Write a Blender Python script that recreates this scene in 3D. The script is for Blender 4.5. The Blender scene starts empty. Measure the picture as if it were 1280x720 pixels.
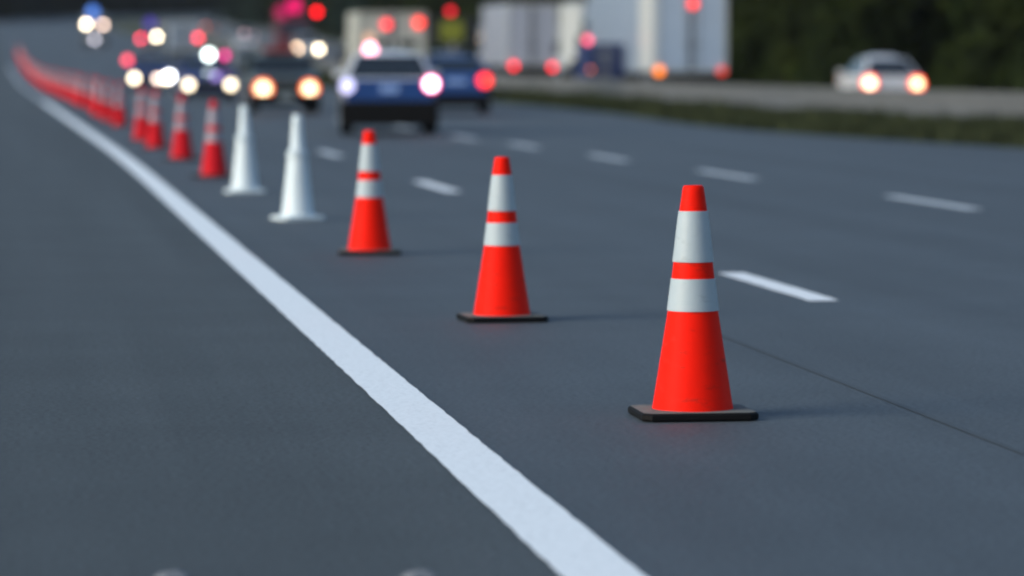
import bpy, bmesh, math, random
from mathutils import Vector, Matrix
random.seed(7)
PI = math.pi
sc = bpy.context.scene
COL = sc.collection

# ------------------------------------------------------------------ terrain and road line
def terr(Y):
    if Y < 160: return 0.0
    if Y < 260: return (Y-160)**2*.021/200
    if Y < 900: return 1.05+(Y-260)*.021
    return 1.05+640*.021
def edge_x(Y): return 15.6+bend(Y)-1.25*math.exp(-((Y-71)/15)**2)+.4*math.exp(-((Y-50)/9)**2)
def wall_x(Y): return 21.9+bend(Y)-1.3*math.exp(-((Y-98)/20)**2)+.8*math.exp(-((Y-74)/12)**2)
def bend(Y):
    c = 0.0
    if Y > 60: c = -.0085*(Y-50)
    elif Y > 40: c = -.0085*(Y-40)**2/40
    if Y > 500: c += (Y-500)**2/620
    return c

# ------------------------------------------------------------------ materials
def nodes(name):
    m = bpy.data.materials.new(name); m.use_nodes = True
    nt = m.node_tree
    return m, nt, nt.nodes['Principled BSDF']
def mat(name, col, rough=.6, metal=0.0, var=.12, scale=6.0, bump=0.0, bscale=60.0, coat=0.0, spec=.5, **k):
    m, nt, p = nodes(name)
    N, Lk = nt.nodes, nt.links
    p.inputs['Roughness'].default_value = rough
    p.inputs['Metallic'].default_value = metal
    p.inputs['Coat Weight'].default_value = coat
    p.inputs['Specular IOR Level'].default_value = spec
    tc = N.new('ShaderNodeTexCoord')
    nz = N.new('ShaderNodeTexNoise'); nz.inputs['Scale'].default_value = scale; nz.inputs['Detail'].default_value = 6
    Lk.new(tc.outputs['Object'], nz.inputs['Vector'])
    mx = N.new('ShaderNodeMix'); mx.data_type = 'RGBA'
    mx.inputs[6].default_value = (*[c*(1-var) for c in col], 1)
    mx.inputs[7].default_value = (*[min(1, c*(1+var)) for c in col], 1)
    Lk.new(nz.outputs['Fac'], mx.inputs[0]); Lk.new(mx.outputs[2], p.inputs['Base Color'])
    if bump:
        n2 = N.new('ShaderNodeTexNoise'); n2.inputs['Scale'].default_value = bscale; n2.inputs['Detail'].default_value = 4
        b = N.new('ShaderNodeBump'); b.inputs['Strength'].default_value = bump; b.inputs['Distance'].default_value = .02
        Lk.new(tc.outputs['Object'], n2.inputs['Vector']); Lk.new(n2.outputs['Fac'], b.inputs['Height'])
        Lk.new(b.outputs['Normal'], p.inputs['Normal'])
    return m
_lamps = {}
def lamp_mat(col, strength):
    k = (tuple(col), strength)
    if k not in _lamps:
        m, nt, p = nodes('lit_lamp')
        p.inputs['Base Color'].default_value = (*col, 1); p.inputs['Roughness'].default_value = .3
        p.inputs['Emission Color'].default_value = (*col, 1)
        p.inputs['Emission Strength'].default_value = strength
        _lamps[k] = m
    return _lamps[k]

def asphalt(name, base, lane=True, lightness=1.0):
    m, nt, p = nodes(name); N, Lk = nt.nodes, nt.links
    tc = N.new('ShaderNodeTexCoord')
    def noise(scale, detail=5, vec=None, rough=.6):
        n = N.new('ShaderNodeTexNoise'); n.inputs['Scale'].default_value = scale
        n.inputs['Detail'].default_value = detail; n.inputs['Roughness'].default_value = rough
        Lk.new(vec or tc.outputs['Object'], n.inputs['Vector']); return n
    def ramp(src, a, b, lo, hi):
        r = N.new('ShaderNodeMapRange'); r.inputs['From Min'].default_value = a; r.inputs['From Max'].default_value = b
        r.inputs['To Min'].default_value = lo; r.inputs['To Max'].default_value = hi
        Lk.new(src, r.inputs['Value']); return r.outputs['Result']
    def mul(a, b):
        x = N.new('ShaderNodeMath'); x.operation = 'MULTIPLY'; Lk.new(a, x.inputs[0]); Lk.new(b, x.inputs[1]); return x.outputs[0]
    grain = mul(ramp(noise(42, 4).outputs['Fac'], .32, .68, .55, 1.45), ramp(noise(240, 2).outputs['Fac'], .3, .7, .75, 1.25))          # aggregate
    v = N.new('ShaderNodeTexVoronoi'); v.inputs['Scale'].default_value = 95; Lk.new(tc.outputs['Object'], v.inputs['Vector'])
    stones = ramp(v.outputs['Distance'], .0, .26, 1.7, 1.0)
    patch = ramp(noise(.9, 6).outputs['Fac'], .3, .7, .9, 1.1)
    mp = N.new('ShaderNodeMapping'); mp.inputs['Scale'].default_value = (1.1, .025, 1); Lk.new(tc.outputs['Object'], mp.inputs['Vector'])
    streak = ramp(noise(1.0, 4, mp.outputs['Vector']).outputs['Fac'], .3, .7, .80, 1.18)
    mp2 = N.new('ShaderNodeMapping'); mp2.inputs['Scale'].default_value = (.06, .5, 1); Lk.new(tc.outputs['Object'], mp2.inputs['Vector'])
    cross = ramp(noise(1.0, 3, mp2.outputs['Vector']).outputs['Fac'], .3, .7, .95, 1.05)
    f = mul(mul(mul(grain, stones), patch), mul(streak, cross))
    vm = N.new('ShaderNodeVectorMath'); vm.operation = 'SCALE'; vm.inputs[0].default_value = base
    Lk.new(f, vm.inputs['Scale']); Lk.new(vm.outputs[0], p.inputs['Base Color'])
    p.inputs['Roughness'].default_value = .68 if lane else .75
    p.inputs['Specular IOR Level'].default_value = .55 if lane else .40
    b = N.new('ShaderNodeBump'); b.inputs['Strength'].default_value = .5; b.inputs['Distance'].default_value = .006
    Lk.new(noise(220, 3).outputs['Fac'], b.inputs['Height']); Lk.new(b.outputs['Normal'], p.inputs['Normal'])
    return m

def paint(name, col, wear=.5):
    m, nt, p = nodes(name); N, Lk = nt.nodes, nt.links
    tc = N.new('ShaderNodeTexCoord')
    n = N.new('ShaderNodeTexNoise'); n.inputs['Scale'].default_value = 45; n.inputs['Detail'].default_value = 8
    n.inputs['Roughness'].default_value = .75
    Lk.new(tc.outputs['Object'], n.inputs['Vector'])
    r = N.new('ShaderNodeValToRGB'); e = r.color_ramp.elements
    e[0].position = .30; e[0].color = (*[c*wear for c in col], 1)
    e[1].position = .52; e[1].color = (*col, 1)
    Lk.new(n.outputs['Fac'], r.inputs['Fac']); Lk.new(r.outputs['Color'], p.inputs['Base Color'])
    p.inputs['Roughness'].default_value = .6
    return m

M = {}
M['road'] = asphalt('lane_asphalt', (.052, .065, .078))
M['shoulder'] = asphalt('shoulder_asphalt', (.053, .064, .072), lane=False)
M['far_road'] = asphalt('old_asphalt', (.11, .115, .12))
M['seam'] = mat('tar_seam', (.044, .056, .068), .8, var=.3, scale=20)
M['paint'] = paint('road_paint', (.84, .86, .88), .7)
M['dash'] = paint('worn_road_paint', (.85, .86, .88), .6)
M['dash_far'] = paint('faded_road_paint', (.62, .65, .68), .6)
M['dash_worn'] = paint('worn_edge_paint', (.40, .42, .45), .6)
M['yellow_paint'] = paint('yellow_road_paint', (.5, .36, .08), .5)
M['soil'] = mat('verge_soil', (.035, .042, .018), .95, var=.4, scale=.6)
M['hill'] = mat('wooded_slope', (.014, .02, .008), 1, var=.5, scale=.3)
M['orange'] = mat('orange_pvc', (.86, .012, .004), .5, var=.04, scale=9, bump=.08, bscale=25, spec=.05)
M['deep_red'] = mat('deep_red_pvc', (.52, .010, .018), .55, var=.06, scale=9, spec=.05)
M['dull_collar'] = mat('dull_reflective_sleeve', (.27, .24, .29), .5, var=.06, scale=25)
M['collar'] = mat('reflective_sleeve', (.38, .44, .48), .45, var=.06, scale=25, bump=.05, bscale=150)
M['rubber'] = mat('black_rubber', (.004, .004, .005), .7, var=.3, scale=25, spec=.15)
M['dusty'] = mat('dusty_rubber', (.13, .13, .12), .9, var=.45, scale=22)
M['white_ring'] = mat('grey_white_band', (.50, .57, .62), .4)
M['white_pvc'] = mat('white_pvc', (.60, .67, .71), .45, var=.05, scale=12)
M['concrete'] = mat('barrier_concrete', (.080, .083, .088), .9, var=.25, scale=1.5, bump=.3, bscale=20)
M['glass'] = mat('dark_glass', (.018, .024, .032), .08, var=.1)
M['tyre'] = mat('tyre_rubber', (.005, .005, .006), .85, var=.2, spec=.12)
M['rim'] = mat('wheel_metal', (.30, .31, .33), .35, .8)
M['black'] = mat('black_plastic', (.004, .004, .005), .75, spec=.12)
M['chrome'] = mat('bright_metal', (.55, .57, .6), .25, .9)
M['plate'] = mat('plate_blue_white', (.22, .33, .62), .4)
M['bulb'] = mat('unlit_lens', (.30, .04, .04), .2)
M['silver'] = mat('silver_paint', (.60, .62, .68), .3, .1, coat=.6)
M['roof_pale'] = mat('pale_roof_paint', (.66, .70, .78), .3, coat=.5)
M['white_car'] = mat('white_paint', (.55, .55, .58), .28, coat=.6)
M['blue'] = mat('deep_blue_paint', (.004, .042, .18), .4, coat=.15)
M['navy'] = mat('navy_paint', (.006, .02, .10), .4, coat=.15)
M['olive'] = mat('grey_green_paint', (.055, .075, .08), .3, coat=.5)
M['police'] = mat('police_blue_paint', (.02, .035, .16), .3, coat=.5)
M['grey_car'] = mat('grey_paint', (.16, .18, .2), .3, coat=.5)
M['maroon'] = mat('dark_red_paint', (.12, .008, .014), .3, coat=.5)
M['beige'] = mat('box_body_grey', (.34, .335, .30), .5)
M['trailer'] = mat('trailer_panel', (.22, .27, .35), .4, var=.08, scale=1.2)
M['trailer_pink'] = mat('trailer_panel_mauve', (.26, .28, .34), .4, var=.08, scale=1.2)
M['door_blue'] = mat('lightened_door_blue', (.40, .48, .60), .45, var=.08, scale=1.5)  # door colours lightened to make up for weak light on rear faces
M['door_mauve'] = mat('lightened_door_mauve', (.38, .40, .48), .45, var=.08, scale=1.5)
M['door_beige'] = mat('lightened_door_beige', (.46, .45, .40), .5, var=.08, scale=1.5)
M['trailer_trim'] = mat('trailer_trim', (.46, .47, .47), .4)
M['trailer_gap'] = mat('trailer_seal', (.09, .10, .12), .6)
M['board'] = mat('board_black', (.01, .011, .01), .5)
M['hivis'] = mat('yellow_green_panel', (.20, .21, .015), .5)
M['bark'] = mat('bark', (.05, .04, .03), .95, var=.4, scale=8)
M['stone'] = mat('pale_stone', (.15, .16, .18), .8, var=.25, scale=40)
def scuffed(m, dirt, amount):
    nt = m.node_tree; N, Lk = nt.nodes, nt.links; p = N['Principled BSDF']; src = p.inputs['Base Color'].links[0].from_socket
    tc = N.new('ShaderNodeTexCoord'); mp = N.new('ShaderNodeMapping'); mp.inputs['Scale'].default_value = (9, 9, 26)
    Lk.new(tc.outputs['Object'], mp.inputs['Vector'])
    n = N.new('ShaderNodeTexNoise'); n.inputs['Scale'].default_value = 1; n.inputs['Detail'].default_value = 9; n.inputs['Roughness'].default_value = .7
    Lk.new(mp.outputs[0], n.inputs['Vector'])
    r = N.new('ShaderNodeMapRange'); r.inputs['From Min'].default_value = .56; r.inputs['From Max'].default_value = .74; r.inputs['To Max'].default_value = amount
    Lk.new(n.outputs['Fac'], r.inputs['Value'])
    mx = N.new('ShaderNodeMix'); mx.data_type = 'RGBA'; mx.inputs[7].default_value = (*dirt, 1)
    Lk.new(r.outputs[0], mx.inputs[0]); Lk.new(src, mx.inputs[6]); Lk.new(mx.outputs[2], p.inputs['Base Color'])
scuffed(M['orange'], (.16, .03, .02), .75); scuffed(M['collar'], (.12, .12, .12), .5); scuffed(M['white_pvc'], (.3, .3, .29), .5)
def leafmat(name, a, b):
    m, nt, p = nodes(name); N, Lk = nt.nodes, nt.links
    tc = N.new('ShaderNodeTexCoord')
    n = N.new('ShaderNodeTexNoise'); n.inputs['Scale'].default_value = .35; n.inputs['Detail'].default_value = 3
    Lk.new(tc.outputs['Object'], n.inputs['Vector'])
    r = N.new('ShaderNodeValToRGB'); e = r.color_ramp.elements
    e[0].position = .38; e[0].color = (*a, 1); e[1].position = .62; e[1].color = (*b, 1)
    Lk.new(n.outputs['Fac'], r.inputs['Fac']); Lk.new(r.outputs['Color'], p.inputs['Base Color'])
    p.inputs['Roughness'].default_value = .8; p.inputs['Specular IOR Level'].default_value = .03
    return m
M['leaf0'] = leafmat('leaf_dark', (.008, .011, .005), (.022, .034, .008))
M['leaf1'] = leafmat('leaf_olive', (.009, .013, .004), (.028, .038, .007))
M['leaf2'] = leafmat('leaf_blue_green', (.008, .015, .012), (.016, .028, .022))
M['grass'] = leafmat('grass_blades', (.026, .031, .016), (.046, .054, .026))

# ------------------------------------------------------------------ mesh helpers
def empty(name, loc, rz=0.0):
    o = bpy.data.objects.new(name, None); COL.objects.link(o)
    o.location = loc; o.rotation_euler = (0, 0, rz); return o
def tag(o, label=None, cat=None, group=None, kind=None):
    if label: o['label'] = label
    if cat: o['category'] = cat
    if group: o['group'] = group
    if kind: o['kind'] = kind
    return o
class MB:
    def __init__(s): s.bm = bmesh.new()
    def box(s, x0, x1, y0, y1, z0, z1, bev=0.0, mi=0):
        b2 = bmesh.new()
        bmesh.ops.create_cube(b2, size=1)
        for v in b2.verts:
            v.co = Vector(((x0+x1)/2+v.co.x*(x1-x0), (y0+y1)/2+v.co.y*(y1-y0), (z0+z1)/2+v.co.z*(z1-z0)))
        if bev: bmesh.ops.bevel(b2, geom=b2.edges[:], offset=bev, segments=2, affect='EDGES', profile=.6)
        for f in b2.faces: f.material_index = mi
        return s._merge(b2)
    def _merge(s, b2):
        me = bpy.data.meshes.new('tmp'); b2.to_mesh(me); b2.free(); s.bm.from_mesh(me); bpy.data.meshes.remove(me); return s
    def cyl(s, c, r, h, axis='Z', seg=20, r2=None, mi=0):
        b2 = bmesh.new()
        bmesh.ops.create_cone(b2, cap_ends=True, segments=seg, radius1=r, radius2=r if r2 is None else r2, depth=h)
        if axis == 'X': bmesh.ops.rotate(b2, matrix=Matrix.Rotation(PI/2, 3, 'Y'), verts=b2.verts)
        if axis == 'Y': bmesh.ops.rotate(b2, matrix=Matrix.Rotation(PI/2, 3, 'X'), verts=b2.verts)
        bmesh.ops.translate(b2, vec=Vector(c), verts=b2.verts)
        for f in b2.faces: f.material_index = mi
        return s._merge(b2)
    def lathe(s, prof, seg=48, c=(0, 0, 0), cap=True, axis='Z'):
        rings = []
        for r, z in prof:
            if r < 1e-6: rings.append([s.bm.verts.new((c[0], c[1], c[2]+z))]); continue
            ring = []
            for i in range(seg):
                a = 2*PI*i/seg; ring.append(s.bm.verts.new((c[0]+r*math.cos(a), c[1]+r*math.sin(a), c[2]+z)))
            rings.append(ring)
        for A, B in zip(rings, rings[1:]):
            for i in range(seg):
                j = (i+1) % seg
                if len(A) == 1 and len(B) == 1: continue
                if len(A) == 1: s.bm.faces.new((A[0], B[j], B[i]))
                elif len(B) == 1: s.bm.faces.new((A[i], A[j], B[0]))
                else: s.bm.faces.new((A[i], A[j], B[j], B[i]))
        return s
    def quad(s, *p, mi=0):
        f = s.bm.faces.new([s.bm.verts.new(q) for q in p]); f.material_index = mi; return s
    def tube(s, p0, p1, r0, r1, seg=8):
        p0, p1 = Vector(p0), Vector(p1); d = (p1-p0); q = d.to_track_quat('Z', 'Y').to_matrix()
        A, B = [], []
        for i in range(seg):
            a = 2*PI*i/seg; e = Vector((math.cos(a), math.sin(a), 0))
            A.append(s.bm.verts.new(p0+q@(e*r0))); B.append(s.bm.verts.new(p1+q@(e*r1)))
        for i in range(seg):
            j = (i+1) % seg; s.bm.faces.new((A[i], A[j], B[j], B[i]))
        s.bm.faces.new(A[::-1]); s.bm.faces.new(B); return s
    def mesh(s, name, mats, smooth=False, angle=None):
        me = bpy.data.meshes.new(name)
        bmesh.ops.recalc_face_normals(s.bm, faces=s.bm.faces)
        s.bm.to_mesh(me); s.bm.free()
        for m in (mats if isinstance(mats, (list, tuple)) else [mats]): me.materials.append(m)
        if smooth:
            me.shade_smooth()
            if angle: me.set_sharp_from_angle(angle=math.radians(angle))
        return me
    def build(s, name, mats, parent=None, smooth=False, angle=None, loc=None):
        o = bpy.data.objects.new(name, s.mesh(name, mats, smooth, angle)); COL.objects.link(o)
        if parent: o.parent = parent
        if loc: o.location = loc
        return o
def copy_tree(o, parent=None):
    c = o.copy(); COL.objects.link(c); c.parent = parent
    for ch in list(o.children): copy_tree(ch, c)
    return c

# ------------------------------------------------------------------ setting: ground, roads
def ylist(a, b, step):
    out, y = [], a
    while y < b: out.append(y); y += step
    out.append(b); return out
def strip(name, x0, x1, a, b, dz, m, step=6, follow=True, kind='structure', slope=0.0):
    mb = MB(); prev = None
    for y in ylist(a, b, step):
        c = bend(y) if follow else 0
        p = (mb.bm.verts.new((x0+c, y, terr(y)+dz)), mb.bm.verts.new((x1+c, y, terr(y)+dz+slope)))
        if prev: mb.bm.faces.new((prev[0], prev[1], p[1], p[0]))
        prev = p
    o = mb.build(name, m); o['kind'] = kind; return o
mb = MB()
xs = [-3000, -600, -100, -20, 60, 200, 700, 3000]; ys = [-400, 0, 80] + [160+10*i for i in range(11)] + [350, 600, 900, 1500, 4000]
g = [[mb.bm.verts.new((x, y, terr(y)-.02)) for x in xs] for y in ys]
for i in range(len(ys)-1):
    for j in range(len(xs)-1): mb.bm.faces.new((g[i][j], g[i][j+1], g[i+1][j+1], g[i+1][j]))
gr = mb.build('ground', M['soil']); gr['kind'] = 'structure'
EDGE = 1.582
strip('road_shoulder', -3.2, 1.62, -30, 700, .0, M['shoulder'])
mb = MB(); prev = None
for y in ylist(-30, 700, 4):
    p = (mb.bm.verts.new((1.62+bend(y), y, terr(y))), mb.bm.verts.new((edge_x(y), y, terr(y))))
    if prev: mb.bm.faces.new((prev[0], prev[1], p[1], p[0]))
    prev = p
o = mb.build('road', M['road']); o['kind'] = 'structure'
strip('opposite_road', 22.4, 34.5, -30, 700, .0, M['far_road'])
strip('asphalt_seam', 3.55, 3.578, 8, 18.2, .003, M['seam'], 4)

# edge line with slightly ragged sides (a painted strip on the asphalt)
mb = MB(); prev = None
for k, y in enumerate([4+.12*i for i in range(300)] + [40+3*i for i in range(26)]):
    c = bend(y); j = .003 if y < 40 else 0
    xl = EDGE-.113+c+random.uniform(-j, j); xr = EDGE+.113+c+random.uniform(-j, j)
    p = (mb.bm.verts.new((xl, y, terr(y)+.005)), mb.bm.verts.new((xr, y, terr(y)+.005)))
    if prev: mb.bm.faces.new((prev[0], prev[1], p[1], p[0]))
    prev = p
o = mb.build('edge_line_marking', M['paint']); o['kind'] = 'structure'
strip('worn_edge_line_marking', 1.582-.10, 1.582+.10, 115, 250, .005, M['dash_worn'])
def dashes(name, spots, w, m):
    mb = MB()
    for x, y, ln in spots:
        prev = None; n = 14
        for i in range(n+1):
            yy = y-ln/2+ln*i/n; j = random.uniform(-.006, .006)
            p = (mb.bm.verts.new((x-w/2+j, yy, terr(yy)+.004)), mb.bm.verts.new((x+w/2+random.uniform(-.006, .006), yy, terr(yy)+.004)))
            if prev: mb.bm.faces.new((prev[0], prev[1], p[1], p[0]))
            prev = p
    o = mb.build(name, m); o['kind'] = 'structure'
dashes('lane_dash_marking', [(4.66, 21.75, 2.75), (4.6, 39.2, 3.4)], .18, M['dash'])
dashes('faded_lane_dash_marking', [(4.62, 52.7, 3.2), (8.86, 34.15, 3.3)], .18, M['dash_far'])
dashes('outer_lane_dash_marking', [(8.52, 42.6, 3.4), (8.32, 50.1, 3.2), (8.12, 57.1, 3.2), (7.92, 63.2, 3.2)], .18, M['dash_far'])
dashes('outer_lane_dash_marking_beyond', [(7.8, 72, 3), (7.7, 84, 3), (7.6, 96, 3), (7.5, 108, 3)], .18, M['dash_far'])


# grass of the median and the verges: uncountable blades
mb = MB()
def blade(x, y, z, h, w):
    a = random.uniform(0, PI); dx, dy = w*math.cos(a), w*math.sin(a)
    lx, ly = random.uniform(-.4, .4)*h, random.uniform(-.4, .4)*h
    mb.bm.faces.new((mb.bm.verts.new((x-dx, y-dy, z)), mb.bm.verts.new((x+dx, y+dy, z)), mb.bm.verts.new((x+lx, y+ly, z+h))))
for i in range(42000):
    y = 40+ (random.random()**1.6)*220; x = random.uniform(edge_x(y)-.04, wall_x(y)-.3)
    clump = .6+.6*math.sin(x*1.7+math.sin(y*.8)*2)*math.sin(y*.33)
    blade(x, y, terr(y)-.02, random.uniform(.10, .26)*max(.5, clump+.4), random.uniform(.02, .05))
for i in range(6000):
    y = random.uniform(130, 420); x = random.uniform(34.6, 37)+bend(y)
    blade(x, y, terr(y)-.02, random.uniform(.2, .6), random.uniform(.05, .1))
o = mb.build('median_grass', M['grass']); o['kind'] = 'stuff'
tag(o, 'dark green grass strip between the road and the concrete barrier', 'grass')

# concrete barrier, cast sections butted end to end: one continuous wall
prof = [(-.32, 0), (-.32, .08), (-.13, .26), (-.085, .67), (.085, .67), (.13, .26), (.32, .08), (.32, 0)]
mb = MB(); prev = None
for y in ylist(45, 460, 6):
    ring = [mb.bm.verts.new((wall_x(y)+px, y, terr(y)-.02+pz)) for px, pz in prof]
    if prev:
        for i in range(len(ring)-1): mb.bm.faces.new((prev[i], prev[i+1], ring[i+1], ring[i]))
    prev = ring
wall = mb.build('concrete_barrier', M['concrete'])
tag(wall, 'long low grey concrete barrier between the grass strip and the far carriageway', 'barrier')

# wooded slope behind everything
mb = MB(); g = []
path = [(62, 60), (60, 140), (60, 260), (58, 400), (62, 520), (95, 640), (170, 760), (260, 860)]
def slope(name, pts, side, H):
    mb = MB(); prev = None
    for (x, y) in pts:
        ring = []
        for k, (d, h) in enumerate([(0, 0), (6, 4), (14, 9), (26, 14), (60, 20)]):
            jx = random.uniform(-1.5, 1.5); jz = random.uniform(-.8, .8) if k else -.3
            ring.append(mb.bm.verts.new((x+side[0]*d+jx, y+side[1]*d, terr(y)+h*H/20+jz)))
        if prev:
            for i in range(4): mb.bm.faces.new((prev[i], prev[i+1], ring[i+1], ring[i]))
        prev = ring
    o = mb.build(name, M['hill'], smooth=True); o['kind'] = 'structure'
def dense(p, n=6):
    out = []
    for (a, b) in zip(p, p[1:]):
        for i in range(n): out.append((a[0]+(b[0]-a[0])*i/n, a[1]+(b[1]-a[1])*i/n))
    return out+[p[-1]]
slope('hillside_terrain', dense(path), (1, 0), 26)
slope('far_hillside_terrain', dense([(-160, 640), (-60, 660), (0, 690), (50, 740), (110, 800), (190, 880), (300, 940)], 5), (-.3, 1), 34)

# ------------------------------------------------------------------ trees
def crown_mesh(seed, R, H0, H1, n, m, leaf=.30):
    rnd = random.Random(seed); mb = MB()
    clumps = []
    for i in range(34):
        t = rnd.random(); z = H0+(H1-H0)*t
        rr = R*(1-.55*abs(t-.35)**1.3*1.4)*(.35+.65*rnd.random()**.5); a = rnd.uniform(0, 2*PI)
        clumps.append((rr*math.cos(a)*.8, rr*math.sin(a)*.8, z, rnd.uniform(.7, 1.5)*R*.36))
    for i in range(n):
        cx, cy, cz, cr = rnd.choice(clumps)
        d = Vector((rnd.gauss(0, 1), rnd.gauss(0, 1), rnd.gauss(0, .8))); d.normalize(); d *= cr*(.55+.5*rnd.random())
        p = Vector((cx, cy, cz))+d
        if p.z < .05: p.z = rnd.uniform(.05, .6)
        u = Vector((rnd.gauss(0, 1), rnd.gauss(0, 1), rnd.gauss(0, 1))).normalized(); v = u.orthogonal().normalized()
        s = leaf*rnd.uniform(.6, 1.4)
        mb.bm.faces.new([mb.bm.verts.new(p+q) for q in (-u*s, v*s*.55, u*s, -v*s*.55)])
    return mb.mesh('crown', m)
def trunk_mesh(seed, H, r):
    rnd = random.Random(seed); mb = MB()
    p = Vector((0, 0, -.2)); segs = 5
    for i in range(segs):
        q = p+Vector((rnd.uniform(-.15, .15), rnd.uniform(-.15, .15), H/segs))
        mb.tube(p, q, r*(1-i/segs*.7), r*(1-(i+1)/segs*.7))
        if i >= 1:
            for k in range(2):
                a = rnd.uniform(0, 2*PI); mb.tube(q, q+Vector((math.cos(a)*1.6, math.sin(a)*1.6, 1.4)), r*.35, r*.1, 6)
        p = q
    return mb.mesh('trunk', M['bark'], smooth=True)
kinds = []
for i, (R, H0, H1, n, mm) in enumerate([(3.6, .6, 11, 5200, 'leaf0'), (4.2, 1.2, 13, 5600, 'leaf1'), (3.2, .5, 10, 4600, 'leaf0'), (4.4, .6, 12, 5200, 'leaf2')]):
    kinds.append((crown_mesh(20+i, R, H0, H1, n, M[mm]), trunk_mesh(40+i, H1*.8, .22)))
bushes = [crown_mesh(60+i, R, .2, H, 2200, M[mm], .2) for i, (R, H, mm) in enumerate([(1.9, 2.4, 'leaf0'), (2.3, 3.0, 'leaf1'), (2.0, 2.6, 'leaf2')])]
def tree(x, y, k, label, group):
    r = empty('broadleaf_tree', (x, y, terr(y)-.05), random.uniform(0, 6.28)); s = random.uniform(.85, 1.25); r.scale = (s, s, s)
    tag(r, label, 'tree', group)
    for nm, me in (('crown', kinds[k][0]), ('trunk', kinds[k][1])):
        o = bpy.data.objects.new(nm, me); COL.objects.link(o); o.parent = r
def bush(x, y, k, label, group):
    o = bpy.data.objects.new('roadside_bush', bushes[k]); COL.objects.link(o)
    o.location = (x, y, terr(y)-.05); o.rotation_euler.z = random.uniform(0, 6.28); s = random.uniform(.8, 1.3); o.scale = (s*1.1, s*1.1, s)
    tag(o, label, 'bush', group)
LR = 'dark tree in the dense wood beyond the far carriageway on the right'
LO = 'olive green tree in the wood beyond the far carriageway on the right'
y = 112
while y < 500:
    for row, dx in enumerate((3.2, 9.5, 17)):
        k = random.choice((0, 1, 2, 0)) if y < 260 else random.choice((0, 2, 3))
        tree(35.5+dx+bend(y)+random.uniform(-1.3, 1.3), y+random.uniform(-2, 2)+row*2.5, k, LO if k == 1 else LR, 'trees of the right-hand wood')
    y += random.uniform(5.5, 7.5) if y < 250 else random.uniform(9, 13)
y = 112
while y < 330:
    bush(35.9+bend(y)+random.uniform(-.3, 1.2), y, random.choice((0, 0, 1)), 'dark bush at the foot of the right-hand wood', 'bushes along the wood')
    y += random.uniform(2.8, 4.2)
# far bend: trees on the outside of the curve
yy = 515
while yy < 720:
    for row, dx in enumerate((0, 8, 16)):
        tree(-4.5-dx+bend(yy)+random.uniform(-1.5, 1.5), yy+random.uniform(-2, 2), random.choice((3, 3, 0)), 'distant blue-green tree closing the road at the top left of the view', 'trees at the far bend')
    for k in range(2):
        bush(-3.2+bend(yy)+random.uniform(-.8, .8), yy+k*3.5, 2, 'low distant bush below the trees at the far bend', 'bushes at the far bend')
    yy += random.uniform(6, 8)
yy = 500
while yy < 640:
    tree(40+bend(yy)+random.uniform(-3, 3), yy, random.choice((3, 0)), 'distant dark tree inside the far bend of the road', 'trees inside the far bend')
    tree(22+bend(yy)+random.uniform(-2, 2)-3, yy+120, 3, 'distant dark tree inside the far bend of the road', 'trees inside the far bend') if yy > 560 else None
    yy += 9

# ------------------------------------------------------------------ cones
def cone_proto(white=False, deep=False):
    r = empty('traffic_cone', (0, 0, 0))
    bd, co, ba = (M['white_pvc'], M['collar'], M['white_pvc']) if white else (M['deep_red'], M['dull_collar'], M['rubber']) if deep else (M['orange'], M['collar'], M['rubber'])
    z0 = .031
    # body: hollow-topped tapering shell
    if not white:
        prof = [(.160, z0+.001), (.156, z0+.02), (.0985, z0+.385), (.0965, z0+.40), (.0855, z0+.50), (.0555, z0+.765), (.0525, z0+.79), (.0430, z0+.855), (.0415, z0+.868), (.036, z0+.876), (.030, z0+.874), (.027, z0+.84), (.0, z0+.83)]
    else:
        prof = [(.155, z0+.001), (.138, z0+.03), (.108, z0+.30), (.084, z0+.52), (.082, z0+.535), (.066, z0+.56), (.048, z0+.80), (.044, z0+.868), (.036, z0+.878), (.028, z0+.874), (.025, z0+.84), (0, z0+.83)]
    MB().lathe(prof, 56).build('body', bd, r, True, 50)
    if not white:
        for a, b, ra, rb in ((.387, .512, .0998, .0857), (.578, .776, .0787, .0566)):
            MB().lathe([(ra-.004, z0+a-.001), (ra+.0022, z0+a), (ra+.0022, z0+a+.004), (rb+.0022, z0+b-.004), (rb+.0022, z0+b), (rb-.004, z0+b+.001)], 56).build('reflective_collar', co, r, True, 40)
    else:
        MB().lathe([(.084, z0+.50), (.094, z0+.505), (.092, z0+.56), (.072, z0+.575)], 56).build('raised_ring', M['white_ring'], r, True, 40)
    # base: eight-sided slab with chamfered rim, feet under it
    mb = MB(); hw = .230 if not white else .20; ch = .035; hd = .84
    pts = [(-hw+ch, -hw), (hw-ch, -hw), (hw, -hw+ch), (hw, hw-ch), (hw-ch, hw), (-hw+ch, hw), (-hw, hw-ch), (-hw, -hw+ch)]
    rings = []
    for sc_, z in ((.985, .0), (1.0, .006), (1.0, .022), (.965, .030), (.78, .033)):
        rings.append([mb.bm.verts.new((px*sc_, py*sc_*hd, z)) for px, py in pts])
    for k, (A, B) in enumerate(zip(rings, rings[1:])):
        for i in range(8):
            f = mb.bm.faces.new((A[i], A[(i+1) % 8], B[(i+1) % 8], B[i])); f.material_index = 1 if k >= 3 else 0
    mb.bm.faces.new(rings[0][::-1]); f = mb.bm.faces.new(rings[-1]); f.material_index = 1
    mb.build('base', [ba, M['dusty'] if not white else ba], r)
    return r
orange = cone_proto(); white = cone_proto(True); deep = cone_proto(deep=True)
CG = 'orange cones set out beside the white edge line'
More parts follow.
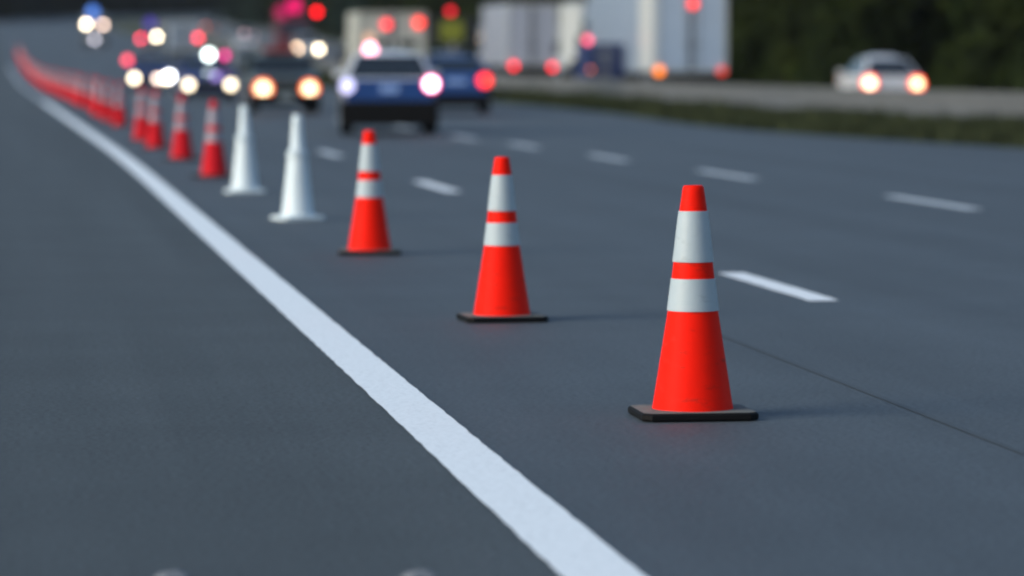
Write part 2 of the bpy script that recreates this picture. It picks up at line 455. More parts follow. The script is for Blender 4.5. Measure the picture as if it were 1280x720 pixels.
named = [(2.64, 13.85, 'nearest and largest orange traffic cone with two white bands on a black base'),
         (2.60, 19.11, 'second orange traffic cone from the camera, beside the first dashed lane mark'),
         (2.54, 25.72, 'third orange traffic cone, between the wide banded cones and the white ones')]
first = True
def put(proto, first, x, y, label, group, rz=0.0):
    o = proto if first else copy_tree(proto)
    o.location = (x, y, terr(y)+.004); o.rotation_euler.z = rz; tag(o, label, 'traffic cone', group); return o
for i, (x, y, lb) in enumerate(named): put(orange, i == 0, x, y, lb, CG, (0.0, .06, -.1)[i]).scale = ((1, 1, 1), (.96, .96, .965), (.97, .97, .975))[i]
put(white, True, 2.46, 31.27, 'nearer of the two all-white cones, right behind the third orange cone', 'white cones in the line', .3)
put(white, False, 2.41, 37.65, 'farther of the two all-white cones, left of the off-roader', 'white cones in the line', .1)
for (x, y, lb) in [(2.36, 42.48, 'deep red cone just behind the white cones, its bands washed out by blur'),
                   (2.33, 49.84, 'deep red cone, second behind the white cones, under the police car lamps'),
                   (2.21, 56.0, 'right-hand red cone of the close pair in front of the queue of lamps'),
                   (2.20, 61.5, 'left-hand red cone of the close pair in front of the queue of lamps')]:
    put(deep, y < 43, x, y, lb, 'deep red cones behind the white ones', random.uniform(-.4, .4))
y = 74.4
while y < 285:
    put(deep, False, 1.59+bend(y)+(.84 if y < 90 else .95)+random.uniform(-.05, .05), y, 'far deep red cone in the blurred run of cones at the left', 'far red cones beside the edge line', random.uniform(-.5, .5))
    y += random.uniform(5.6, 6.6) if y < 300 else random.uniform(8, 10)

# small pale stones on the near asphalt
for (x, y, r_, lb) in ((.42, 9.645, .05, 'small pale stone on the asphalt at the bottom left edge'), (1.08, 9.565, .05, 'small pale stone on the asphalt just left of the white line')):
    b = bmesh.new(); bmesh.ops.create_icosphere(b, subdivisions=3, radius=r_)
    for v in b.verts: v.co *= 1+.22*math.sin(v.co.x*90+1)*math.cos(v.co.y*70); v.co.z = v.co.z*.32
    mb = MB(); mb._merge(b); o = mb.build('loose_stone', M['stone'], smooth=True, loc=(x, y, r_*.3)); tag(o, lb, 'stone', 'pale stones')

# ------------------------------------------------------------------ vehicles (local front towards -Y)
def prism(mb, prof, W, taper=.10, L=4.4, side=.975, drop=.03):
    n = len(prof); sl = []
    zc = sum(p[1] for p in prof)/n
    for t, k in ((-1, 1), (-.93, 0), (-.5, 0), (.5, 0), (.93, 0), (1, 1)):
        row = []
        for (y, z) in prof:
            yy = y*(side if k else 1); zz = z-(drop*(1 if z > zc else 0) if k else 0)
            w = W/2*t*(1-taper*abs(2*y/L)**3.2)
            if z > zc: w *= .97
            row.append(mb.bm.verts.new((w, yy, zz)))
        sl.append(row)
    for A, B in zip(sl, sl[1:]):
        for i in range(n):
            j = (i+1) % n; mb.bm.faces.new((A[i], A[j], B[j], B[i]))
    caps = [mb.bm.faces.new(sl[0][::-1]), mb.bm.faces.new(sl[-1])]
    bmesh.ops.triangulate(mb.bm, faces=caps)
def panel(root, name, q, m, inset=.07, out=.006):
    q = [Vector(p) for p in q]; c = sum(q, Vector())/4
    n = (q[1]-q[0]).cross(q[2]-q[0]).normalized()
    if n.dot(c-Vector((0, c.y*.3, .6))) < 0: n = -n
    k = [p+(c-p)*inset for p in q]
    mb = MB(); A = [mb.bm.verts.new(p+n*out) for p in k]; B = [mb.bm.verts.new(p-n*.02) for p in k]
    mb.bm.faces.new(A); mb.bm.faces.new(B[::-1])
    for i in range(4): j = (i+1) % 4; mb.bm.faces.new((A[j], A[i], B[i], B[j]))
    return mb.build(name, m, root)
def wheels(root, W, r, ys, wd=.22, dual=False):
    for yv in ys:
        for s in (-1, 1):
            cx = s*(W/2-wd/2-.01)
            mb = MB()
            b2 = bmesh.new(); bmesh.ops.create_cone(b2, cap_ends=True, segments=28, radius1=r, radius2=r, depth=wd*(2 if dual else 1))
            bmesh.ops.bevel(b2, geom=[e for e in b2.edges if abs((e.verts[0].co-e.verts[1].co).z) < .001], offset=.03, segments=2, affect='EDGES')
            bmesh.ops.rotate(b2, matrix=Matrix.Rotation(PI/2, 3, 'Y'), verts=b2.verts)
            bmesh.ops.translate(b2, vec=Vector((cx-(s*wd/2 if dual else 0), yv, r)), verts=b2.verts); mb._merge(b2)
            w = mb.build('wheel', M['tyre'], root, True, 40)
            m2 = MB(); m2.cyl((cx+s*(wd/2+.004), yv, r), r*.62, .02, 'X', 24)
            m2.cyl((cx+s*(wd/2+.018), yv, r), r*.18, .02, 'X', 12)
            for k in range(5):
                a = 2*PI*k/5; m2.tube((cx+s*(wd/2+.016), yv, r), (cx+s*(wd/2+.016), yv+r*.56*math.cos(a), r+r*.56*math.sin(a)), .035, .03, 6)
            m2.build('rim', M['rim'], w)
def lamp(root, name, x, y, z, r, col, st, face=-1, ring=None, h=.05):
    mb = MB(); mb.cyl((x, y+face*h/2, z), r, h, 'Y', 20)
    o = mb.build(name, lamp_mat(col, st), root)
    if ring:
        col2, st2, r2 = ring
        m2 = MB(); 
        for i in range(24):
            a, b = 2*PI*i/24, 2*PI*(i+1)/24
            yy = y+face*(h+.004)
            q = lambda rr, t: (x+rr*math.cos(t), yy, z+rr*math.sin(t))
            m2.quad(q(r*1.01, a), q(r2, a), q(r2, b), q(r*1.01, b))
            p0, p1 = q(r2, a), q(r2, b)
            m2.quad(p0, p1, (p1[0], y, p1[2]), (p0[0], y, p0[2]))
        m2.build('lamp_glow_ring', lamp_mat(col2, st2), o)  # glowing ring added to imitate the coloured glow fringe around the lamp
    return o
def car(name, loc, rz, label, cat, group=None, L=4.5, W=1.8, H=1.45, clear=.22, hood=.95, belt=.98, deck=1.0,
        cab=(-.9, -.35, 1.1, 1.75), wr=.33, wy=(-1.35, 1.35), body=None, roof=None, roofin=.80, rear_m=None, front_m=None, bumper=True, dome=.09):
    body = body or M['silver']; roof = roof or body
    r = empty(name, loc, rz); tag(r, label, cat, group)
    prof = [(-L/2+.06, clear), (-L/2, clear+.16), (-L/2+.01, hood-.22), (-L/2+.12, hood-.06), (-L/2+.4, hood), (cab[0], belt), (cab[3], belt+.005),
            (L/2-.18, deck), (L/2-.05, deck-.08), (L/2, deck-.3), (L/2-.01, clear+.18), (L/2-.08, clear)]
    R = wr*1.16
    for wyv in sorted(wy, reverse=True):
        half = math.sqrt(max(R*R-(wr-clear)**2, .01)); a0 = math.atan2(clear-wr, half)
        for i in range(11):
            a = a0+(PI-2*a0)*i/10; prof.append((wyv+R*math.cos(a), wr+R*math.sin(a)))
    mb = MB(); prism(mb, prof, W, L=L); mb.build('body', body, r, True, 32)
    MB().box(-W*.40, W*.40, -L/2+.2, L/2-.2, clear-.04, .52).build('underbody', M['black'], r)
    wheels(r, W, wr, wy)
    wb, wt = W/2*.94, W/2*roofin
    def ring(y0, y1, w, z): return [(-w, y0, z), (w, y0, z), (w, y1, z), (-w, y1, z)]
    A = ring(cab[0], cab[3], wb, belt-.01); B = ring(cab[1], cab[2], wt, H-.05)
    mb = MB(); a = [mb.bm.verts.new(p) for p in A]; b = [mb.bm.verts.new(p) for p in B]
    for i in range(4): j = (i+1) % 4; mb.bm.faces.new((a[i], a[j], b[j], b[i]))
    mb.bm.faces.new(b); mb.bm.faces.new(a[::-1])
    bmesh.ops.bevel(mb.bm, geom=[e for e in mb.bm.edges if e.verts[0] in a and e.verts[1] in b or e.verts[0] in b and e.verts[1] in a], offset=.05, segments=2, affect='EDGES')
    mb.build('cabin_frame', body, r, True, 30)
    mb = MB(); rows = []
    for i in range(9):
        v = -1+2*i/8; row = []
        for j in range(9):
            u = -1+2*j/8; h = (1-abs(u)**3)*(1-abs(v)**3)
            row.append(mb.bm.verts.new((u*(wt+.012), (cab[1]+cab[2])/2+v*((cab[2]-cab[1])/2+.04), H-.075+dome*h)))
        rows.append(row)
    for i in range(8):
        for j in range(8): mb.bm.faces.new((rows[i][j], rows[i][j+1], rows[i+1][j+1], rows[i+1][j]))
    ex = bmesh.ops.extrude_face_region(mb.bm, geom=mb.bm.faces[:])
    for e in ex['geom']:
        if isinstance(e, bmesh.types.BMVert): e.co.z -= .02
    mb.build('roof', roof, r, True, 50)
    panel(r, 'windshield', [A[0], A[1], B[1], B[0]], M['glass'], .09)
    panel(r, 'rear_window', [A[2], A[3], B[3], B[2]], M['glass'], .12)
    def lerp(p, q, t): return [p[i]+(q[i]-p[i])*t for i in range(3)]
    for s in (0, 1):
        A0, A1 = (A[1], A[2]) if s else (A[0], A[3]); B0, B1 = (B[1], B[2]) if s else (B[0], B[3])
        for t0, t1 in ((.02, .5), (.5, .97)):
            panel(r, 'side_window', [lerp(A0, A1, t0), lerp(A0, A1, t1), lerp(B0, B1, t1), lerp(B0, B1, t0)], M['glass'], .09)
        sx = 1 if s else -1
        mb = MB(); mb.box(sx*(wb-.02)-.0, sx*(wb+.17), cab[0]+.12, cab[0]+.22, belt+.02, belt+.15, .02) if s else mb.box(-(wb+.17), -(wb-.02), cab[0]+.12, cab[0]+.22, belt+.02, belt+.15, .02)
        mb.build('mirror', body, r)
        MB().box(min(sx*W*.46, sx*(W/2+.012)), max(sx*W*.46, sx*(W/2+.012)), wy[0]+wr*1.2, wy[1]-wr*1.2, clear-.03, clear+.2, .02).build('side_sill', M['black'], r)
        mb = MB(); mb.box(min(sx*W*.488, sx*W*.497), max(sx*W*.488, sx*W*.497), -.1, .08, belt-.2, belt-.165); mb.build('door_handle', M['chrome'], r)
    if bumper:
        MB().box(-W*.43, W*.43, -L/2-.05, -L/2+.12, clear+.02, clear+.2, .03).build('front_bumper', M['black'], r)
        MB().box(-W*.45, W*.45, L/2-.12, L/2+.05, clear+.0, clear+.22, .03).build('rear_bumper', M['black'], r)
    return r
def plate(root, y, z, m=None, w=.5, face=1):
    MB().box(-w/2, w/2, min(y, y+face*.02), max(y, y+face*.02), z-.07, z+.07).build('number_plate', m or M['plate'], root)
def grille(root, L, W, z0, z1, w=.5):
    g = MB().box(-W*w/2, W*w/2, -L/2-.02, -L/2+.02, z0, z1, .005).build('grille', M['black'], root)
    mb = MB()
    for i in range(3):
        z = z0+(z1-z0)*(i+.5)/3; mb.box(-W*w/2+.03, W*w/2-.03, -L/2-.032, -L/2-.022, z-.008, z+.008)
    mb.build('grille_bar', M['chrome'], g)
def light_bar(root, y, z, W, segs):
    b = MB().box(-W/2, W/2, y-.13, y+.13, z, z+.05, .01).build('light_bar', M['black'], root)
    n = len(segs)
    for i, (c, st) in enumerate(segs):
        x0 = -W/2+W*i/n+.01; x1 = -W/2+W*(i+1)/n-.01
        mt = lamp_mat(c, st) if st else M['bulb']
        MB().box(x0, x1, y-.12, y+.12, z+.052, z+.16, .02).build('beacon', mt, b)

WARM = (1.0, .72, .42); CREAM = (1.0, .82, .56); COOL = (.85, 1.0, .96); RED = (1.0, .02, .035); HOT = (1.0, .42, .22); PINKW = (1.0, .62, .78)
MAG = (1.0, .02, .35)
def gz(y): return terr(y)+.004

# 1 silver and blue patrol car seen from behind, nearest of the queue
c1 = car('patrol_car', (6.98, 67.2, gz(67)), PI-.09, 'nearest car, silver patrol car with blue boot and glowing lamps seen from behind', 'car', 'vehicles queued in the closed lanes',
         L=4.5, W=1.78, H=1.52, hood=1.0, belt=1.02, deck=1.03, cab=(-.95, -.3, 1.25, 1.9), wr=.37, body=M['silver'], roof=M['roof_pale'], roofin=.72)
mb = MB()
mb.box(-.80, .80, 2.215, 2.262, .62, 1.01, .02)
mb.build('tailgate', M['blue'], c1)
MB().box(-.90, .90, 2.0, 2.33, .17, .62, .06).build('bumper_cover', M['black'], c1)
plate(c1, 2.264, .84, w=.34)
lamp(c1, 'tail_light', .76, 2.25, .90, .13, (.62, .60, .95), .9, 1)
lamp(c1, 'tail_light', -.76, 2.25, .93, .12, PINKW, 4.5, 1, ring=((1, .03, .2), 1.5, .15))
lamp(c1, 'roof_beacon', .33, .9, 1.56, .12, (1, .40, .52), 3, 1, h=.1)
# 2 dark blue car to the right
c2 = car('blue_saloon', (11.2, 91.3, gz(91)), PI-.1, 'dark blue saloon with red tail lights, right of the silver patrol car', 'car', 'vehicles queued in the closed lanes',
         L=4.6, W=1.72, H=1.44, body=M['blue'], roofin=.74, cab=(-.9, -.2, 1.1, 1.8), deck=1.04, hood=.95, wr=.35)
plate(c2, 2.31, .82, w=.5)
MB().box(-.84, .84, 2.15, 2.335, .18, .5, .04).build('bumper_cover', M['black'], c2)
lamp(c2, 'tail_light', -.70, 2.26, .84, .13, (1, .03, .02), 2.2, 1, ring=((1, .01, .02), 1.0, .17))
lamp(c2, 'tail_light', .66, 2.26, .84, .11, RED, 1.2, 1)
# 3 off-roader facing the camera
c3 = car('off_roader', (6.80, 92.0, gz(92)), .0, 'grey green off-roader facing the camera with two large warm headlights', 'off-roader', 'vehicles queued in the closed lanes',
         L=4.2, W=1.78, H=1.50, clear=.30, hood=1.0, belt=1.02, deck=1.0, cab=(-.85, -.45, 1.75, 1.95), wr=.36, wy=(-1.3, 1.25), body=M['olive'], roofin=.86)
grille(c3, 4.2, 1.78, .60, .88, .5)
MB().box(-.86, .86, -2.16, -1.9, .2, .52, .04).build('bumper_cover', M['black'], c3)
plate(c3, -2.17, .42, M['chrome'], .4, -1)
for s, w in ((-1, .155), (1, .145)):
    lamp(c3, 'headlight', s*.58-.0, -2.1, .63, w, (1, .70, .40), 3, -1, ring=((1, .16, .03), 1.1, w+.08))
light_bar(c3, -.1, 1.50, .9, [((.3, .3, .35), 0), ((1, .4, .3), 0)])
# 4 dark blue patrol car facing the camera
c4 = car('patrol_car', (6.27, 117.7, gz(117)), .0, 'dark blue patrol car facing the camera, green-white and magenta roof lights lit', 'car', 'vehicles queued in the closed lanes',
         L=4.5, W=1.8, H=1.42, body=M['police'], roofin=.8)
grille(c4, 4.5, 1.8, .5, .74)
for s in (-.66, .68): lamp(c4, 'headlight', s, -2.30, .54, .14, CREAM, 3.4, -1)
lamp(c4, 'roof_beacon', .10, -.2, 1.50, .14, COOL, 6, -1, h=.12)
lamp(c4, 'roof_beacon', .62, -.2, 1.48, .10, (1, .03, .30), 1.8, -1, h=.12)
lamp(c4, 'grille_light', .22, -2.24, .78, .13, (.45, .30, .9), .7, -1, h=.03)
# 5 patrol car further back
c5 = car('patrol_car', (5.97, 158.2, gz(158)), .0, 'left patrol car facing the camera at the front of the queue, red roof light lit', 'car', 'vehicles queued in the closed lanes',
         L=4.5, W=1.8, H=1.42, body=M['police'])
grille(c5, 4.5, 1.8, .5, .74)
for s in (-.72, .62): lamp(c5, 'headlight', s, -2.30, .52, .15, CREAM, 5.5, -1)
lamp(c5, 'fog_light', .28, -2.3, .50, .12, (1, .75, .62), 5, -1)
lamp(c5, 'spot_light', .78, -2.42, .60, .16, (.9, .93, 1), 9, -1)
lamp(c5, 'roof_beacon', -.95, -.2, 1.30, .15, (1, .08, .12), 2.5, -1, h=.12)
lamp(c5, 'roof_beacon', -1.25, -.2, 1.62, .15, (1, .03, .15), 4, -1, h=.12) if False else None

# ---------------- boxy vehicles
def box_vehicle(name, loc, rz, label, cat, group, W, H, L, z0, body, cabL=1.8, cabH=2.3, wr=.45, wys=None, trim=None, doors=True, cabm=None, rib=0, doorm=None):
    """rear face at +L/2, cab at -L/2"""
    r = empty(name, loc, rz); tag(r, label, cat, group)
    yb0 = -L/2+cabL
    mb = MB(); mb.box(-W/2, W/2, yb0, L/2, z0, H, .04)
    if rib:
        y = yb0+rib
        while y < L/2-.3:
            for s in (-1, 1): mb.box(min(s*W/2, s*(W/2+.025)), max(s*W/2, s*(W/2+.025)), y-.03, y+.03, z0+.12, H-.12)
            y += rib
    mb.build('cargo_box', body, r, True, 40)
    MB().box(-W*.36, W*.36, -L/2+.3, L/2-.1, wr, z0-.003).build('chassis', M['black'], r)
    if cabL > 0:
        y0, y1 = -L/2, yb0-.06
        mb = MB(); prof = [(y0+.05, .4), (y0, .6), (y0+.03, cabH*.52), (y0+.35, cabH-.06), (y0+.5, cabH), (y1, cabH), (y1, .4)]
        n = len(prof); sl = []
        for t in (-1, -.94, .94, 1):
            sl.append([mb.bm.verts.new((W*.48*t, yv, zv-(.04 if abs(t) == 1 and zv > 1 else 0))) for yv, zv in prof])
        for A, B in zip(sl, sl[1:]):
            for i in range(n): j = (i+1) % n; mb.bm.faces.new((A[i], A[j], B[j], B[i]))
        mb.bm.faces.new(sl[0][::-1]); mb.bm.faces.new(sl[-1]); cb = mb.build('cab', cabm or body, r, True, 35)
        w = W*.44
        A = [(-w, y0+.045, cabH*.55), (w, y0+.045, cabH*.55), (w, y0+.33, cabH-.1), (-w, y0+.33, cabH-.1)]
        m2 = MB(); f = [m2.bm.verts.new((a, b-.012, c)) for a, b, c in A]; g_ = [m2.bm.verts.new((a, b+.03, c)) for a, b, c in A]
        m2.bm.faces.new(f); m2.bm.faces.new(g_[::-1])
        for i in range(4): j = (i+1) % 4; m2.bm.faces.new((f[i], f[j], g_[j], g_[i]))
        m2.build('windshield', M['glass'], r)
        for s in (-1, 1):
            xx = s*W*.48; m3 = MB(); m3.box(min(xx, xx+s*.008), max(xx, xx+s*.008), y0+.45, y1-.15, cabH*.58, cabH-.18); m3.build('side_window', M['glass'], r)
            m4 = MB(); m4.box(min(xx+s*.02, xx+s*.2), max(xx+s*.02, xx+s*.2), y0+.2, y0+.3, cabH*.55, cabH*.75, .02); m4.build('mirror', M['black'], r)
        MB().box(-W*.46, W*.46, y0-.08, y0+.1, .4, .62, .03).build('front_bumper', M['black'], r)
    wheels(r, W, wr, wys or (-L/2+.9, L/2-1.3), .26)
    if doors:
        t = trim or M['trailer_trim']
        mb = MB()
        for x0, x1, a, b in ((-W/2, -W/2+.09, z0, H), (W/2-.09, W/2, z0, H), (-W/2+.09, W/2-.09, H-.12, H), (-W/2+.09, W/2-.09, z0, z0+.1)):
            mb.box(x0, x1, L/2+.002, L/2+.06, a, b, .004)
        mb.build('rear_frame', t, r)
        for s in (-1, 1):
            x0, x1 = (.09, W/2-.11) if s > 0 else (-W/2+.11, -.09)
            d = MB().box(x0, x1, L/2+.002, L/2+.035, z0+.12, H-.14, .008).build('rear_door', doorm or body, r)  # doorm: colour brighter than the body, offsets the dim rear face
            hw = MB(); xx = s*.22
            hw.cyl((xx, L/2+.06, (z0+H)/2), .018, H-z0-.3, 'Z', 8); hw.box(xx-.12, xx+.12, L/2+.05, L/2+.08, z0+1.0, z0+1.06)
            hw.build('lock_rod', M['chrome'], d)
        MB().box(-.088, .088, L/2+.002, L/2+.02, z0+.12, H-.14).build('door_seal', M['trailer_gap'], r)
        MB().box(-W*.46, W*.46, L/2-.1, L/2+.02, .42, .54, .01).build('rear_bumper', M['black'], r)
    return r
FG = 'lorries waiting beyond the barrier'
# near trailer lorry: rear towards us
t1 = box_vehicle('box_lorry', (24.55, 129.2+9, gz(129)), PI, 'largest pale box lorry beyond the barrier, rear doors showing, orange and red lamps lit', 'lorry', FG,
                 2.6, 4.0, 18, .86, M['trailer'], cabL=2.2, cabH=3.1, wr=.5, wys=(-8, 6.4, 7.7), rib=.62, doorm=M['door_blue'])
hy = 9.06
lamp(t1, 'tail_light', 1.22, hy, .92, .15, (1, .22, .008), 1.8, 1)
lamp(t1, 'tail_light', -1.10, hy, .92, .14, (1, .08, .05), .55, 1)
lamp(t1, 'marker_light', -.03, hy, 3.36, .15, (1, .03, .012), 1.8, 1)
for k in range(3): MB().cyl((-.5+.5*k, hy+.01, 3.9), .04, .03, 'Y', 10).build('clearance_light', M['bulb'], t1)
MB().box(1.305, 1.345, 5.6, 8.5, .95, 3.9).build('side_panel', M['trailer_trim'], t1)
# second lorry further on
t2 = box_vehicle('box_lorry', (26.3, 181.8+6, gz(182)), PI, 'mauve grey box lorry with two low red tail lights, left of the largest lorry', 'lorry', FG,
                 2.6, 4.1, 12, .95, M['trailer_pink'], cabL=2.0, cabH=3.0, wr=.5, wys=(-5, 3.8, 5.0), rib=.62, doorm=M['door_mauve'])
lamp(t2, 'tail_light', .98, 6.06, .95, .15, RED, 3, 1); lamp(t2, 'tail_light', -1.02, 6.06, .88, .15, RED, 2.8, 1)
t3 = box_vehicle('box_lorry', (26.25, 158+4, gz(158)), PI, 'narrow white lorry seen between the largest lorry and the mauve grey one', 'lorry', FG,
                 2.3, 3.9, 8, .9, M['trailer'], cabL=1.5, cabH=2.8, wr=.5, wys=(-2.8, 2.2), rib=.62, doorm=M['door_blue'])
MB().box(1.18, 1.21, -2.3, 3.9, 1.05, 3.8, .01).build('side_panel', M['trailer_trim'], t3)
lamp(t3, 'marker_light', .95, 4.06, 1.0, .08, (1, .3, .1), .8, 1)
# small blue van beside the lorry
bv = box_vehicle('blue_van', (22.5, 137.7, gz(137)), PI, 'small dark blue high-roofed van between the barrier and the largest lorry', 'van', None,
                 1.4, 1.95, 3.4, .45, M['navy'], cabL=1.1, cabH=1.75, wr=.3, wys=(-1.1, 1.0), trim=M['navy'])
lamp(bv, 'tail_light', .60, 1.76, .95, .07, (1, .25, .08), .9, 1)
lamp(bv, 'roof_beacon', .62, 1.2, 2.08, .13, (1, .10, .18), 2, 1, h=.1)
# box ambulance in the lane
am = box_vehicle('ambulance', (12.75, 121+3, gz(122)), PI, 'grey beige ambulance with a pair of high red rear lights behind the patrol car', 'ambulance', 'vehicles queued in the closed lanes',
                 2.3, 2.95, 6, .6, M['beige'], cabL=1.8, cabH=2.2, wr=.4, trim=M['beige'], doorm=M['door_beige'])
lamp(am, 'tail_light', .22, 3.06, 2.52, .14, RED, 1.8, 1); lamp(am, 'tail_light', -.88, 3.06, 2.58, .15, (1, .025, .012), 2, 1)
lamp(am, 'tail_light', .80, 3.06, 2.05, .16, (1, .55, .35), .35, 1)
for s in (-1, 1): MB().box(s*.5-.3, s*.5+.3, 3.036, 3.045, 1.75, 2.0).build('rear_window', M['glass'], am)
MB().box(-1.05, 1.05, 3.061, 3.07, .62, .69).build('step_plate', M['chrome'], am)
# portable sign trailer on the median
sg = empty('portable_sign', (17.6, 144, gz(144)-.02)); tag(sg, 'portable road sign with a dark board, yellow-green panel and red top lamp on the grass', 'road sign')
MB().box(-1.05, 1.05, -.05, .05, 2.05, 3.05, .02).build('board', M['board'], sg)
MB().box(-.52, .42, -.075, -.052, 2.12, 2.9, .01).build('panel', M['hivis'], sg)
mb = MB(); mb.cyl((0, .02, 1.3), .06, 1.6, 'Z', 12); mb.tube((0, .02, 1.5), (.8, .02, 2.1), .03, .03); mb.tube((0, .02, 1.5), (-.8, .02, 2.1), .03, .03); mb.build('mast', M['rim'], sg)
mb = MB(); mb.box(-.55, .55, -.9, .9, .42, .56, .02); mb.tube((0, -.9, .48), (0, -1.8, .46), .04, .04); mb.cyl((0, -1.75, .22), .03, .5); mb.build('frame', M['hivis'], sg)
MB().box(-.35, .35, .15, .75, .56, 1.0, .03).build('battery_box', M['grey_car'], sg)
wheels(sg, 1.5, .32, (0,), .18)
lamp(sg, 'beacon', -.1, .0, 3.28, .14, (1, .01, .03), 1, -1, h=.14)
MB().cyl((-.1, .0, 3.1), .03, .14).build('beacon_post', M['black'], sg)
# small pale pickup behind the blue saloon (mauve-white patch)
pk = car('pale_car', (15.2, 128, gz(128)), PI, 'pale mauve car half hidden between the blue saloon and the lorries', 'car', None,
         L=4.6, W=1.8, H=1.6, hood=1.05, belt=1.05, deck=1.1, cab=(-1, -.4, 1.5, 2.0), body=M['trailer_pink'])
lamp(pk, 'tail_light', .55, 2.25, 1.0, .08, (1, .4, .3), .4, 1)
lamp(pk, 'tail_light', -.7, 2.25, .85, .1, RED, .8, 1)
# white car on the right beyond the barrier
wc = car('white_hatchback', (24.85, 102, gz(102)), PI-.02, 'white hatchback beyond the barrier on the right, lamps glowing warm', 'car', None,
         L=4.1, W=1.78, H=1.42, hood=.88, belt=.90, deck=.92, cab=(-1.0, -.2, 1.25, 1.98), wr=.32, wy=(-1.25, 1.25), body=M['white_car'], roofin=.66, dome=.15)
lamp(wc, 'tail_light', .68, 2.03, .69, .15, (1, .70, .45), 3.2, 1, ring=((1, .06, .03), 1.5, .22))
lamp(wc, 'tail_light', -.70, 2.03, .67, .14, (1, .66, .35), 3.2, 1, ring=((1, .05, .02), 1.5, .21))
plate(wc, 2.05, .45, w=.45)

# ---------------- far traffic
RG = 'far traffic on the rise'
rt = box_vehicle('rescue_truck', (7.5, 326, gz(324)), 0, 'far grey rescue truck with twin white lamps under a blue beacon, top left', 'truck', RG,
                 2.1, 2.9, 6, .7, M['grey_car'], cabL=2, cabH=2.4, wr=.42)
lamp(rt, 'headlight', -.85, -3.1, 1.98, .17, CREAM, 17, -1); lamp(rt, 'headlight', .62, -3.1, 1.93, .17, (1, .72, .58), 8, -1)
lamp(rt, 'fog_light', -.12, -3.1, .62, .18, (.7, .66, .75), 4, -1)
lamp(rt, 'beacon', -.25, -2.0, 3.1, .45, (.08, .22, .75), .8, -1, h=.2)
rc = car('red_lamp_car', (11.1, 296, gz(296)), 0, 'far car with one red and one white lamp lit under a violet beacon', 'car', RG, L=4.6, W=1.8, H=1.5, body=M['grey_car'])
lamp(rc, 'headlight', -.66, -2.27, 1.15, .17, (1, .03, .09), 6, -1); lamp(rc, 'headlight', .62, -2.27, 1.3, .17, CREAM, 13, -1)
lamp(rc, 'roof_beacon', .2, 0, 2.4, .40, (.08, .04, .45), .35, -1, h=.2)
MB().cyl((.2, 0, 1.75), .03, .9).build('beacon_post', M['black'], rc)
gt = box_vehicle('box_truck', (12.7, 270, gz(268)), PI, 'far light grey box truck seen from behind with one red lamp', 'truck', RG,
                 2.2, 2.8, 5.4, .7, M['trailer'], cabL=1.7, cabH=2.3, wr=.4)
lamp(gt, 'tail_light', -1.0, 2.76, 1.65, .18, (1, .03, .06), 5.5, 1)
fv = car('silver_van', (22.3, 275, gz(272)), 0, 'far silver car beyond the barrier with two close cream headlights', 'car', RG, L=4.7, W=1.9, H=1.9, belt=1.1, hood=1.1, deck=1.2, cab=(-1.2, -.8, 2.0, 2.15), body=M['silver'])
lamp(fv, 'headlight', -.85, -2.32, .78, .19, (1, .68, .42), 8, -1); lamp(fv, 'headlight', .80, -2.32, .74, .19, CREAM, 10, -1)
lamp(fv, 'marker_light', -1.0, -2.2, .75, .14, (1, .03, .03), 6, -1) if False else None
ft = box_vehicle('fire_engine', (22.4, 290, gz(286)), 0, 'far dark red fire engine topped by magenta and red lights', 'fire engine', RG,
                 2.5, 3.1, 7.5, .7, M['maroon'], cabL=2.4, cabH=2.8, wr=.5)
lamp(ft, 'beacon', -1.0, -2.2, 3.45, .50, (.5, .005, .10), .35, -1, h=.2)
lamp(ft, 'beacon', .05, -2.2, 3.9, .50, (.9, .004, .16), .6, -1, h=.2)
lamp(ft, 'beacon', 1.75, -3.0, 3.45, .22, (1, .004, .012), 5, -1, h=.2)
MB().box(-1.2, 1.95, -2.35, -2.05, 3.1, 3.2, .02).build('light_bar', M['black'], ft)
for (x, y_, lb, col, st, b) in ((22.1, 343, 'far dim grey car beyond the barrier left of the fire engine', (1, .6, .6), 1.6, 'grey_car'),
                               (21.6, 402, 'farthest dim car beyond the barrier, faint red lamp', (.9, .2, .12), 1, 'grey_car'),
                               (14.9, 232, 'dark grey car in the right lane left of the silver car', (.6, .6, .6), 0, 'grey_car'),
                               (19.2, 300, 'grey car standing on the median grass far away', (.6, .6, .6), 0, 'silver')):
    o = car('far_car', (x, y_, gz(y_)), 0, lb, 'car', RG, L=4.5, W=1.8, H=1.45, body=M[b])
    if st: lamp(o, 'headlight', -.3, -2.24, .8, .2, col, st, -1); lamp(o, 'headlight', .65, -2.24, .7, .12, col, st*.4, -1)

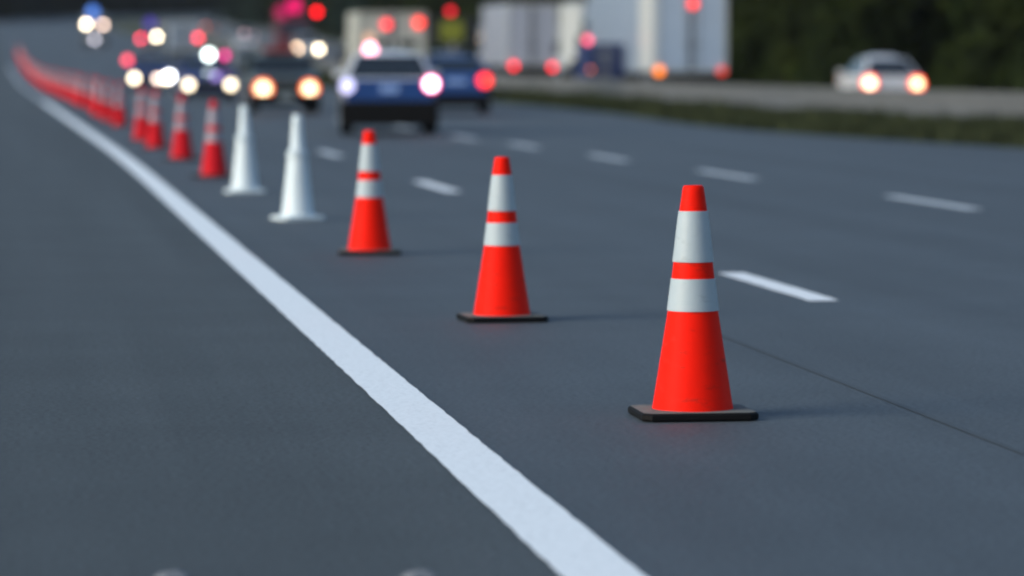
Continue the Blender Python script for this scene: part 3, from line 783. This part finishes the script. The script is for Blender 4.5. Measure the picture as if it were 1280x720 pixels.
# ------------------------------------------------------------------ air
mh = bpy.data.materials.new('air_haze'); mh.use_nodes = True; nh = mh.node_tree; nh.nodes.clear()
oh = nh.nodes.new('ShaderNodeOutputMaterial'); vh = nh.nodes.new('ShaderNodeVolumePrincipled')
vh.inputs['Color'].default_value = (.86, .92, 1, 1); vh.inputs['Density'].default_value = .00007; vh.inputs['Anisotropy'].default_value = .2
nh.links.new(vh.outputs[0], oh.inputs['Volume'])
hz = MB().box(-3100, 3100, -500, 4100, -1.1, 62).build('haze', mh); hz['kind'] = 'stuff'

# ------------------------------------------------------------------ camera
cd = bpy.data.cameras.new('camera'); cam = bpy.data.objects.new('camera', cd); COL.objects.link(cam)
cam.location = (0, 0, 1.41)
cam.rotation_euler = (math.radians(90-3.6619), 0, math.radians(-7.9074))
cd.sensor_width = 36; cd.lens = 4500/1280*36
cd.clip_start = .1; cd.clip_end = 6000
cd.dof.use_dof = True; cd.dof.focus_distance = 14.7; cd.dof.aperture_fstop = 1.72; cd.dof.aperture_blades = 0
sc.camera = cam

# ------------------------------------------------------------------ light: overcast dusk
w = bpy.data.worlds.new('World'); sc.world = w; w.use_nodes = True
nt = w.node_tree; bg = nt.nodes['Background']
sky = nt.nodes.new('ShaderNodeTexSky'); sky.sky_type = 'NISHITA'; sky.sun_disc = False
EL, AZ = 16, -108
sky.sun_elevation = math.radians(EL); sky.sun_rotation = math.radians(AZ)
sky.air_density = 1.0; sky.dust_density = 2.0; sky.ozone_density = 2.5
nt.links.new(sky.outputs[0], bg.inputs['Color']); bg.inputs['Strength'].default_value = .115
sd = bpy.data.lights.new('sun', 'SUN'); sd.energy = 1.5; sd.angle = math.radians(38); sd.color = (.93, 1, .95)
so = bpy.data.objects.new('sun', sd); COL.objects.link(so)
d = Vector((math.sin(math.radians(AZ))*math.cos(math.radians(EL+14)), math.cos(math.radians(AZ))*math.cos(math.radians(EL+14)), math.sin(math.radians(EL+14))))
so.rotation_euler = d.to_track_quat('Z', 'Y').to_euler()
sc.view_settings.view_transform = 'Standard'; sc.view_settings.look = 'None'; sc.view_settings.exposure = .8; sc.view_settings.gamma = 1
sc.render.engine = 'CYCLES'; sc.cycles.use_denoising = True
sc.cycles.use_adaptive_sampling = False
sc.cycles.filter_width = 2.2
sc.cycles.max_bounces = 5
